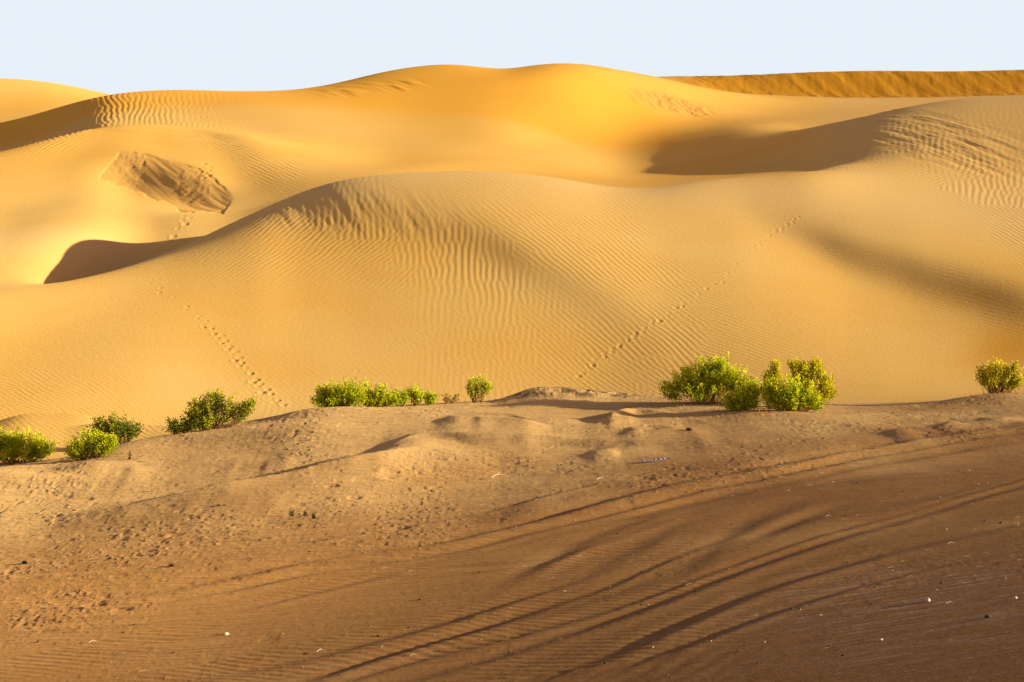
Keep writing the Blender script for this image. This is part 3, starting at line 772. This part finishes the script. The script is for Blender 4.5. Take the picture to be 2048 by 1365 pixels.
def shrub(label, u, vb, lobes, leaf='bright', dens=1.0, seed=1, ybase=None, base_r=None, group='green desert shrubs along the far edge of the scrub flat', dead=0.0, name='desert_shrub', leafsize=1.0, stems_n=80):
    g = np.random.default_rng(seed)
    x0, y0, z0 = hit(u, vb) if ybase is None else (None, None, None)
    if ybase is not None:
        y0 = ybase; x0 = s_of(u, float(tandep(vb))) * y0; z0 = gz(x0, y0)
    k = y0 / FPX
    root = bpy.data.objects.new(name, None); root.location = (x0, y0, z0); col.objects.link(root)
    tag(root, label, 'shrub', group)
    C_ = []
    cu = [l[0] for l in lobes]
    if base_r is None: base_r = (max(cu) - min(cu)) * 0.5 * k + 0.25
    for (lu, lv, ru, rv) in lobes:                     # lobe centre and radii as seen, in picture units
        cx = (lu - u) * k; cz = HC - y0 * float(tandep(lv)) - z0
        rx, rz = ru * k, rv * k; ry = max(rx * 0.8, rz * 0.7)
        cy0 = g.uniform(-0.25, 0.25) * ry
        nC = int(dens * 190 * rx * rz + 9 * dens) + 3
        for q in range(nC):
            d = g.standard_normal(3); d /= np.linalg.norm(d); r = g.random() ** 0.38 * g.uniform(0.72, 1.26)
            c = np.array([cx + d[0] * r * rx, cy0 + d[1] * r * ry, cz + d[2] * r * rz])
            gl = gz(x0 + c[0], y0 + c[1]) - z0
            if name == 'seedling': c[2] = gl + g.uniform(.05, .14)
            elif c[2] < gl + 0.10: c[2] = gl + 0.18 + abs(g.normal(0, 0.10))
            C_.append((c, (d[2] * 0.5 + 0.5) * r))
    LV = []; LF = []; T = []
    for c, hgt in C_:
        nl = g.integers(22, 38)
        b0 = np.array([np.clip(c[0] * 0.45, -base_r, base_r), c[1] * 0.45, 0.0])
        ax = c - b0; ax /= np.linalg.norm(ax) + 1e-6
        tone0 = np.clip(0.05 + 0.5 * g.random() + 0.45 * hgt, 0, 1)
        for q in range(nl):
            t = g.uniform(-0.20, 0.16)
            p = c + (ax * t + g.normal(0, 0.045, 3)) * (.55 if name == 'seedling' else 1.0)
            dr = ax * 0.9 + g.normal(0, 0.75, 3); dr /= np.linalg.norm(dr)
            sd = np.cross(dr, g.standard_normal(3)); sd /= np.linalg.norm(sd)
            L_ = g.uniform(0.05, 0.09) * leafsize; W_ = L_ * 0.34
            n0 = len(LV)
            LV += [p, p + dr * L_ * 0.5 + sd * W_, p + dr * L_, p + dr * L_ * 0.5 - sd * W_]
            LF.append((n0, n0 + 1, n0 + 2, n0 + 3))
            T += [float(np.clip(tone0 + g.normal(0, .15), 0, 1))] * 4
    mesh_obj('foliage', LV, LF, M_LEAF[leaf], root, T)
    SV = []; SF = []
    order = g.permutation(len(C_))[:int(stems_n)]
    for q in order:
        c = C_[q][0]
        bx_ = float(np.clip(c[0] * 0.4 + g.normal(0, .08), -base_r, base_r)); by_ = c[1] * 0.4 + g.normal(0, .06)
        b0 = np.array([bx_, by_, gz(x0 + bx_, y0 + by_) - z0 - 0.03])
        m1 = b0 + (c - b0) * 0.5 + np.array([0, 0, -0.06 * np.linalg.norm(c - b0)]) + g.normal(0, .03, 3)
        m1[2] = max(m1[2], gz(x0 + m1[0], y0 + m1[1]) - z0 + 0.03)
        tube(SV, SF, [b0, (b0 + m1) / 2 + g.normal(0, .015, 3), m1, c], 0.014, 0.004, 4)
    mesh_obj('stems', SV, SF, M_STEM, root)
    if dead > 0:
        DV = []; DF = []
        for q in range(int(120 * dead)):
            bx_ = g.uniform(-1, 1) * (base_r + 0.35); by_ = g.uniform(-0.9, 0.5)
            p = np.array([bx_, by_, gz(x0 + bx_, y0 + by_) - z0 - 0.01])
            d = np.array([g.normal(0, 1), g.normal(0, .7), abs(g.normal(0.2, .35))]); d /= np.linalg.norm(d)
            L_ = g.uniform(.10, .30)
            tube(DV, DF, [p, p + d * L_ * .5 + g.normal(0, .012, 3), p + d * L_ + np.array([0, 0, -.02])], 0.006, 0.003, 3)
        mesh_obj('dry_litter', DV, DF, M_DEAD, root)['kind'] = 'stuff'
    return root

shrub('bushy green shrub cut by the left edge of the photo, shaggy and leaning right', 45, 925,
      [(-10,892,34,30),(22,886,34,28),(52,890,34,26),(84,898,26,20),(40,906,60,14)], 'bright', 1.0, 11, dead=.8)
shrub('small bright yellow-green shrub in front of the dark shrub near the left edge', 182, 918,
      [(160,897,26,20),(186,884,24,22),(210,892,26,18),(150,905,18,12),(222,884,10,10)], 'bright', 1.1, 12, dead=.8)
shrub('dark olive shrub behind the small bright one, left of the dune edge', 232, 884,
      [(212,858,26,24),(240,854,26,22),(262,864,18,18),(196,864,14,16)], 'dark', 1.0, 13, ybase=101.5)
shrub('low dark shrub tucked against the left foot of the tall ragged shrub', 362, 866,
      [(348,855,16,11),(370,852,18,14),(388,852,12,12)], 'dark', 1.0, 14, ybase=101.6)
shrub('tall ragged shrub with bare branches spreading to its right, left of the footprints', 420, 858,
      [(396,822,22,24),(428,812,24,24),(436,800,14,12),(458,820,18,22),(484,822,14,16),(500,814,9,13),(412,844,34,16),(388,838,20,16)], 'mid', 1.0, 15, ybase=101.8, dead=.5)
shrub('long bright green shrub, left half of the row standing at the crest line', 668, 816,
      [(648,796,22,20),(672,786,24,24),(700,782,20,22),(655,804,30,14),(700,802,26,14),(718,796,14,16)], 'bright', 1.2, 16, ybase=104.5)
shrub('rounded yellow-green shrub joined to the right end of the long bright one', 752, 812,
      [(735,790,20,24),(760,790,18,20),(776,798,14,14),(745,804,30,10),(784,803,14,8)], 'bright', 1.2, 17, ybase=105.0)
shrub('small thin upright shrub just right of the rounded yellow-green one', 804, 806, [(794,793,10,12),(810,795,10,9)], 'bright', 1.1, 18, ybase=105.6, stems_n=14)
shrub('small bright shrub standing between two low tufts on the crest line', 832, 804, [(828,788,11,13),(838,794,9,10)], 'bright', 1.2, 19, ybase=105.8, stems_n=14)
shrub('tiny green tuft last in the row before the dry plants', 860, 803, [(856,796,9,8),(866,799,7,5)], 'bright', 1.1, 20, ybase=106.0, stems_n=8)
shrub('low dry yellowish plant between the tiny tuft and the slender shrub', 900, 799, [(892,796,10,4),(912,797,10,3)], 'dry', 0.3, 21, ybase=106.3, stems_n=14, group=None, name='dry_plant')
shrub('slender airy shrub alone at the left foot of the dark mound', 955, 797,
      [(946,770,10,9),(962,766,12,11),(972,776,9,10),(956,784,12,8),(940,781,5,6)], 'bright', 0.5, 22, ybase=106.5, leafsize=1.0, dead=.4, stems_n=30)
shrub('widest dome-shaped green shrub right of the dark mound', 1405, 798,
      [(1345,780,22,20),(1372,762,28,28),(1405,752,32,32),(1440,752,32,30),(1470,764,28,26),(1490,782,22,22),(1400,782,56,16),(1425,731,30,14)], 'bright', 1.15, 23, dead=1.0, ybase=104.8)
shrub('tall yellowish shrub at the back right of the shrub cluster', 1610, 800,
      [(1600,752,26,26),(1592,735,16,12),(1628,745,22,20),(1630,730,9,8),(1650,770,18,24),(1655,790,14,14),(1610,780,30,20)], 'yellow', 1.1, 24, ybase=105.0, dead=.3)
shrub('small yellowish shrub with one raised tuft behind the front shrubs', 1545, 800,
      [(1549,738,13,12),(1535,758,13,10),(1550,762,16,14),(1548,782,24,16)], 'yellow', 1.0, 25, ybase=104.2)
shrub('front left shrub of the cluster, dark green at its foot', 1482, 826,
      [(1462,806,16,18),(1486,790,22,24),(1505,782,18,20),(1472,820,24,8),(1500,808,20,16)], 'bright', 1.15, 26, dead=1.2, ybase=101.4)
shrub('bright rounded shrub at the front right of the cluster', 1585, 824,
      [(1548,780,22,22),(1580,782,28,26),(1610,790,24,24),(1628,808,16,16),(1580,806,46,16),(1540,800,16,16)], 'bright', 1.2, 27, dead=1.2, ybase=101.2)
shrub('lone shrub on a small sand hump at the right edge of the photo', 1995, 782,
      [(1970,750,14,16),(1992,745,20,18),(2020,746,18,16),(2030,765,14,12),(1995,766,34,12),(2030,737,9,7)], 'yellow', 1.05, 28, dead=.6, ybase=107.0)

# tiny dark seedlings on the scrub flat
for (lb, u, v, hp) in [('tallest tiny dark seedling, leftmost of three on the bare flat', 585, 1034, 9), ('faint tiny seedling, middle of three on the bare flat', 612, 1035, 6), ('squat tiny black seedling, rightmost of three, with a dark shadow', 628, 1038, 7)]:
    shrub(lb, u, v, [(u, v - hp * .45, 3.0, hp * .35)], 'seed', 0.05, int(u), name='seedling', group='tiny seedlings on the bare flat', leafsize=.6, stems_n=5)
shrub('small dark tuft beside the bright shrub on the left', 259, 920, [(259,916,3.5,3)], 'seed', 0.1, 61, name='seedling', group=None, leafsize=.6, stems_n=5)

# stones, twigs and scraps
def rock_mesh(seed, flat=0.55):
    g = np.random.default_rng(seed); bm_v = []; F_ = []
    nu, nv = 9, 6
    for a in range(nv + 1):
        th = math.pi * a / nv
        for b_ in range(nu):
            ph_ = 2 * math.pi * b_ / nu
            r = 1 + 0.18 * math.sin(2 * ph_ + seed) * math.sin(th) + g.normal(0, .09) * (0 if a in (0, nv) else 1)
            bm_v.append((r * math.sin(th) * math.cos(ph_), 0.75 * r * math.sin(th) * math.sin(ph_), flat * r * math.cos(th)))
    for a in range(nv):
        for b_ in range(nu):
            F_.append((a * nu + b_, a * nu + (b_ + 1) % nu, (a + 1) * nu + (b_ + 1) % nu, (a + 1) * nu + b_))
    return bm_v, F_
M_WHITE = plain('white_stone', (0.44, 0.38, 0.31)); M_DARK = plain('dark_clod', (0.05, 0.035, 0.025)); M_TWIG = plain('bleached_wood', (0.50, 0.38, 0.22)); M_SHELL = plain('pale_crust', (0.60, 0.46, 0.28))
M_FILM = plain('plastic_film', (0.20, 0.19, 0.20), .6, .15, 3.0); M_GREEN = plain('green_plastic', (0.02, 0.16, 0.05), .4)
def rock(name, label, cat, u, v, size, mat, group=None, seed=1, src=None):
    x, y, z = hit(u, v)
    if src is None:
        vs, fs = rock_mesh(seed); o = mesh_obj(name, vs, fs, mat, smooth=True)
    else:
        o = bpy.data.objects.new(name, src.data); col.objects.link(o)
    o.location = (x, y, z + size * .22); o.scale = (size, size * random.uniform(.8, 1.3), size * random.uniform(.7, 1.1)); o.rotation_euler = (random.uniform(-.2, .2), 0, random.uniform(0, 6))
    tag(o, label, cat, group); return o
def twig_obj(name, label, u, v, L_, ang, bend, mat, group=None, r=.008, src=None, lift=.02, cat='twig'):
    x, y, z = hit(u, v)
    if src is None:
        V_, F_ = [], []
        pts_ = [np.array([t - .5, bend * math.sin(t * 3.0) * .3, 0.10 * math.sin(t * math.pi)]) for t in np.linspace(0, 1, 7)]
        tube(V_, F_, pts_, r, r * .5, 5)
        tube(V_, F_, [pts_[3], pts_[3] + np.array([.12, .10 * (1 if bend > 0 else -1), .06]), pts_[3] + np.array([.24, .14 * (1 if bend > 0 else -1), .05])], r * .6, r * .3, 4)
        o = mesh_obj(name, V_, F_, mat)
    else:
        o = bpy.data.objects.new(name, src.data); col.objects.link(o)
    o.location = (x, y, z + lift); o.scale = (L_,) * 3; o.rotation_euler = (0, 0, ang)
    tag(o, label, cat, group); return o

rock('stone', 'largest white stone on the dark sand at the lower right', 'stone', 1855, 1203, .085, M_WHITE, seed=3)
rock('stone', 'white stone below the largest one at the lower right', 'stone', 1760, 1286, .055, M_WHITE, seed=4)
rock('stone', 'white stone at the right edge, level with the largest white stone', 'stone', 2030, 1198, .06, M_WHITE, seed=5)
rock('stone', 'pale stone left of a smaller one on the lower left flat', 'stone', 452, 1270, .07, M_SHELL, seed=6)
rock('clod', 'black clod of crust alone near the left edge', 'clod', 50, 1129, .10, M_DARK, seed=7)
rock('clod', 'flat dark clod right of the black one on the left flat', 'clod', 345, 1134, .09, M_DARK, seed=8)
rock('clod', 'dark clod beside the pale streaks at the lower right', 'clod', 1976, 1237, .07, M_DARK, seed=9)
rock('clod', 'small black clod left of and above the largest white stone', 'clod', 1750, 1176, .045, M_DARK, seed=10)
rock('clod', 'small black clod near the bottom right corner, by itself', 'clod', 1687, 1313, .045, M_DARK, seed=11)
rock('clod', 'small black clod high on the dark slope near the right edge', 'clod', 2002, 1048, .05, M_DARK, seed=12)
rock('clod', 'black clod lying in the shadow of the low drift, left of a smaller one', 'clod', 438, 1013, .07, M_DARK, seed=13)
rock('clod', 'smaller black clod in the drift shadow, right of its neighbour', 'clod', 450, 1012, .055, M_DARK, seed=14)
rock('clod', 'dark charred lump in front of the front left shrub', 'clod', 1378, 862, .13, M_DARK, seed=15)
twig_obj('twig', 'long bent bleached twig under the lit bank, centre of the photo', 1002, 957, .75, .65, .8, M_TWIG, r=.018)
twig_obj('twig', 'white twig at the lower left, tilted up to the right', 186, 1286, .26, .9, .3, M_WHITE, r=.03)
twig_obj('twig', 'white curved twig at the bottom, left of centre', 643, 1306, .26, .7, .8, M_WHITE, r=.03)
twig_obj('twig', 'pale curved twig right of the long bent one, on the flat', 1205, 960, .35, .3, 1.0, M_TWIG, r=.03)
o = twig_obj('twig', 'dark greenish twig standing up from the rippled sand at the bottom', 985, 1290, .32, .4, -.8, M_LEAF['dark'], r=.02, lift=.10); o.rotation_euler = (0.0, -1.2, .4)
o = twig_obj('stick', 'thin white stick standing upright at the end of the lit bank', 843, 919, .42, .3, .15, M_WHITE, r=.035, lift=.16, cat='stick'); o.rotation_euler = (0.1, -1.45, .3)
# crumpled film caught on the sand
x, y, z = hit(1305, 925)
V_ = []; F_ = []; g = np.random.default_rng(5); nx, ny = 18, 7
for a in range(nx):
    for b_ in range(ny):
        t = a / (nx - 1); q = b_ / (ny - 1) - .5
        V_.append((t * .85 - .42, q * .30 * (0.5 + .6 * t) + .12 * t + g.normal(0, .012), .01 + .07 * t * (0.4 + math.cos(q * 3)) + abs(g.normal(0, .010))))
for a in range(nx - 1):
    for b_ in range(ny - 1):
        i0 = a * ny + b_; F_.append((i0, i0 + 1, i0 + ny + 1, i0 + ny))
o = mesh_obj('plastic_sheet', V_, F_, M_FILM); o.location = (x, y, z); o.rotation_euler = (0, 0, .25)
so_ = o.modifiers.new('thick', 'SOLIDIFY'); so_.thickness = .006
tag(o, 'crumpled greyish white plastic sheet lying on the flat right of centre', 'plastic sheet')
x, y, z = hit(1508, 1053)
V_ = []; F_ = []
for a in range(7):
    for b_ in range(3): V_.append((a * .035 - .1, (b_ - 1) * .035, .012 + .02 * math.sin(a * .9 + b_)))
for a in range(6):
    for b_ in range(2): F_.append((a * 3 + b_, a * 3 + b_ + 1, a * 3 + b_ + 4, a * 3 + b_ + 3))
o = mesh_obj('plastic_scrap', V_, F_, M_GREEN); o.location = (x, y, z); so_ = o.modifiers.new('thick', 'SOLIDIFY'); so_.thickness = .006
tag(o, 'tiny dark green plastic scrap alone on the tracked sand', 'plastic scrap')

srcs = [rock_mesh(k + 40) for k in range(4)]
def on_flat():
    while True:
        u = random.uniform(5, 2043); v = random.uniform(870, 1360)
        edge = np.interp(u, [0, 600, 1240, 2048], [960, 900, 860, 850])
        if v > edge + 10: return u, v
first = {}
for k in range(70):
    u, v = on_flat(); q = k % 4; key = ('w', q)
    o = rock('pebble', 'small whitish pebble scattered on the brown foreground sand', 'pebble', u, v, random.uniform(.012, .026), M_SHELL, 'whitish pebbles scattered over the flat', 60 + q, first.get(key)); first.setdefault(key, o)
for k in range(70):
    u, v = on_flat(); q = k % 4; key = ('d', q)
    o = rock('crumb', 'small dark crumb of crust scattered on the brown foreground sand', 'crumb', u, v, random.uniform(.018, .045), M_DARK, 'dark crumbs scattered over the flat', 70 + q, first.get(key)); first.setdefault(key, o)
for k in range(150):
    u, v = on_flat()
    if v > 1150 and random.random() < .6: v -= 200
    if v < 880: v = 900 + random.random() * 150
    q = k % 5; key = ('t', q)
    o = twig_obj('twig', 'short bleached twig among the litter on the foreground flat', u, v, random.uniform(.08, .22), random.uniform(-.5, .9), [-.6, -.3, .2, .4, .6][q], M_TWIG, 'bleached twigs littering the flat', .020, first.get(key)); first.setdefault(key, o)
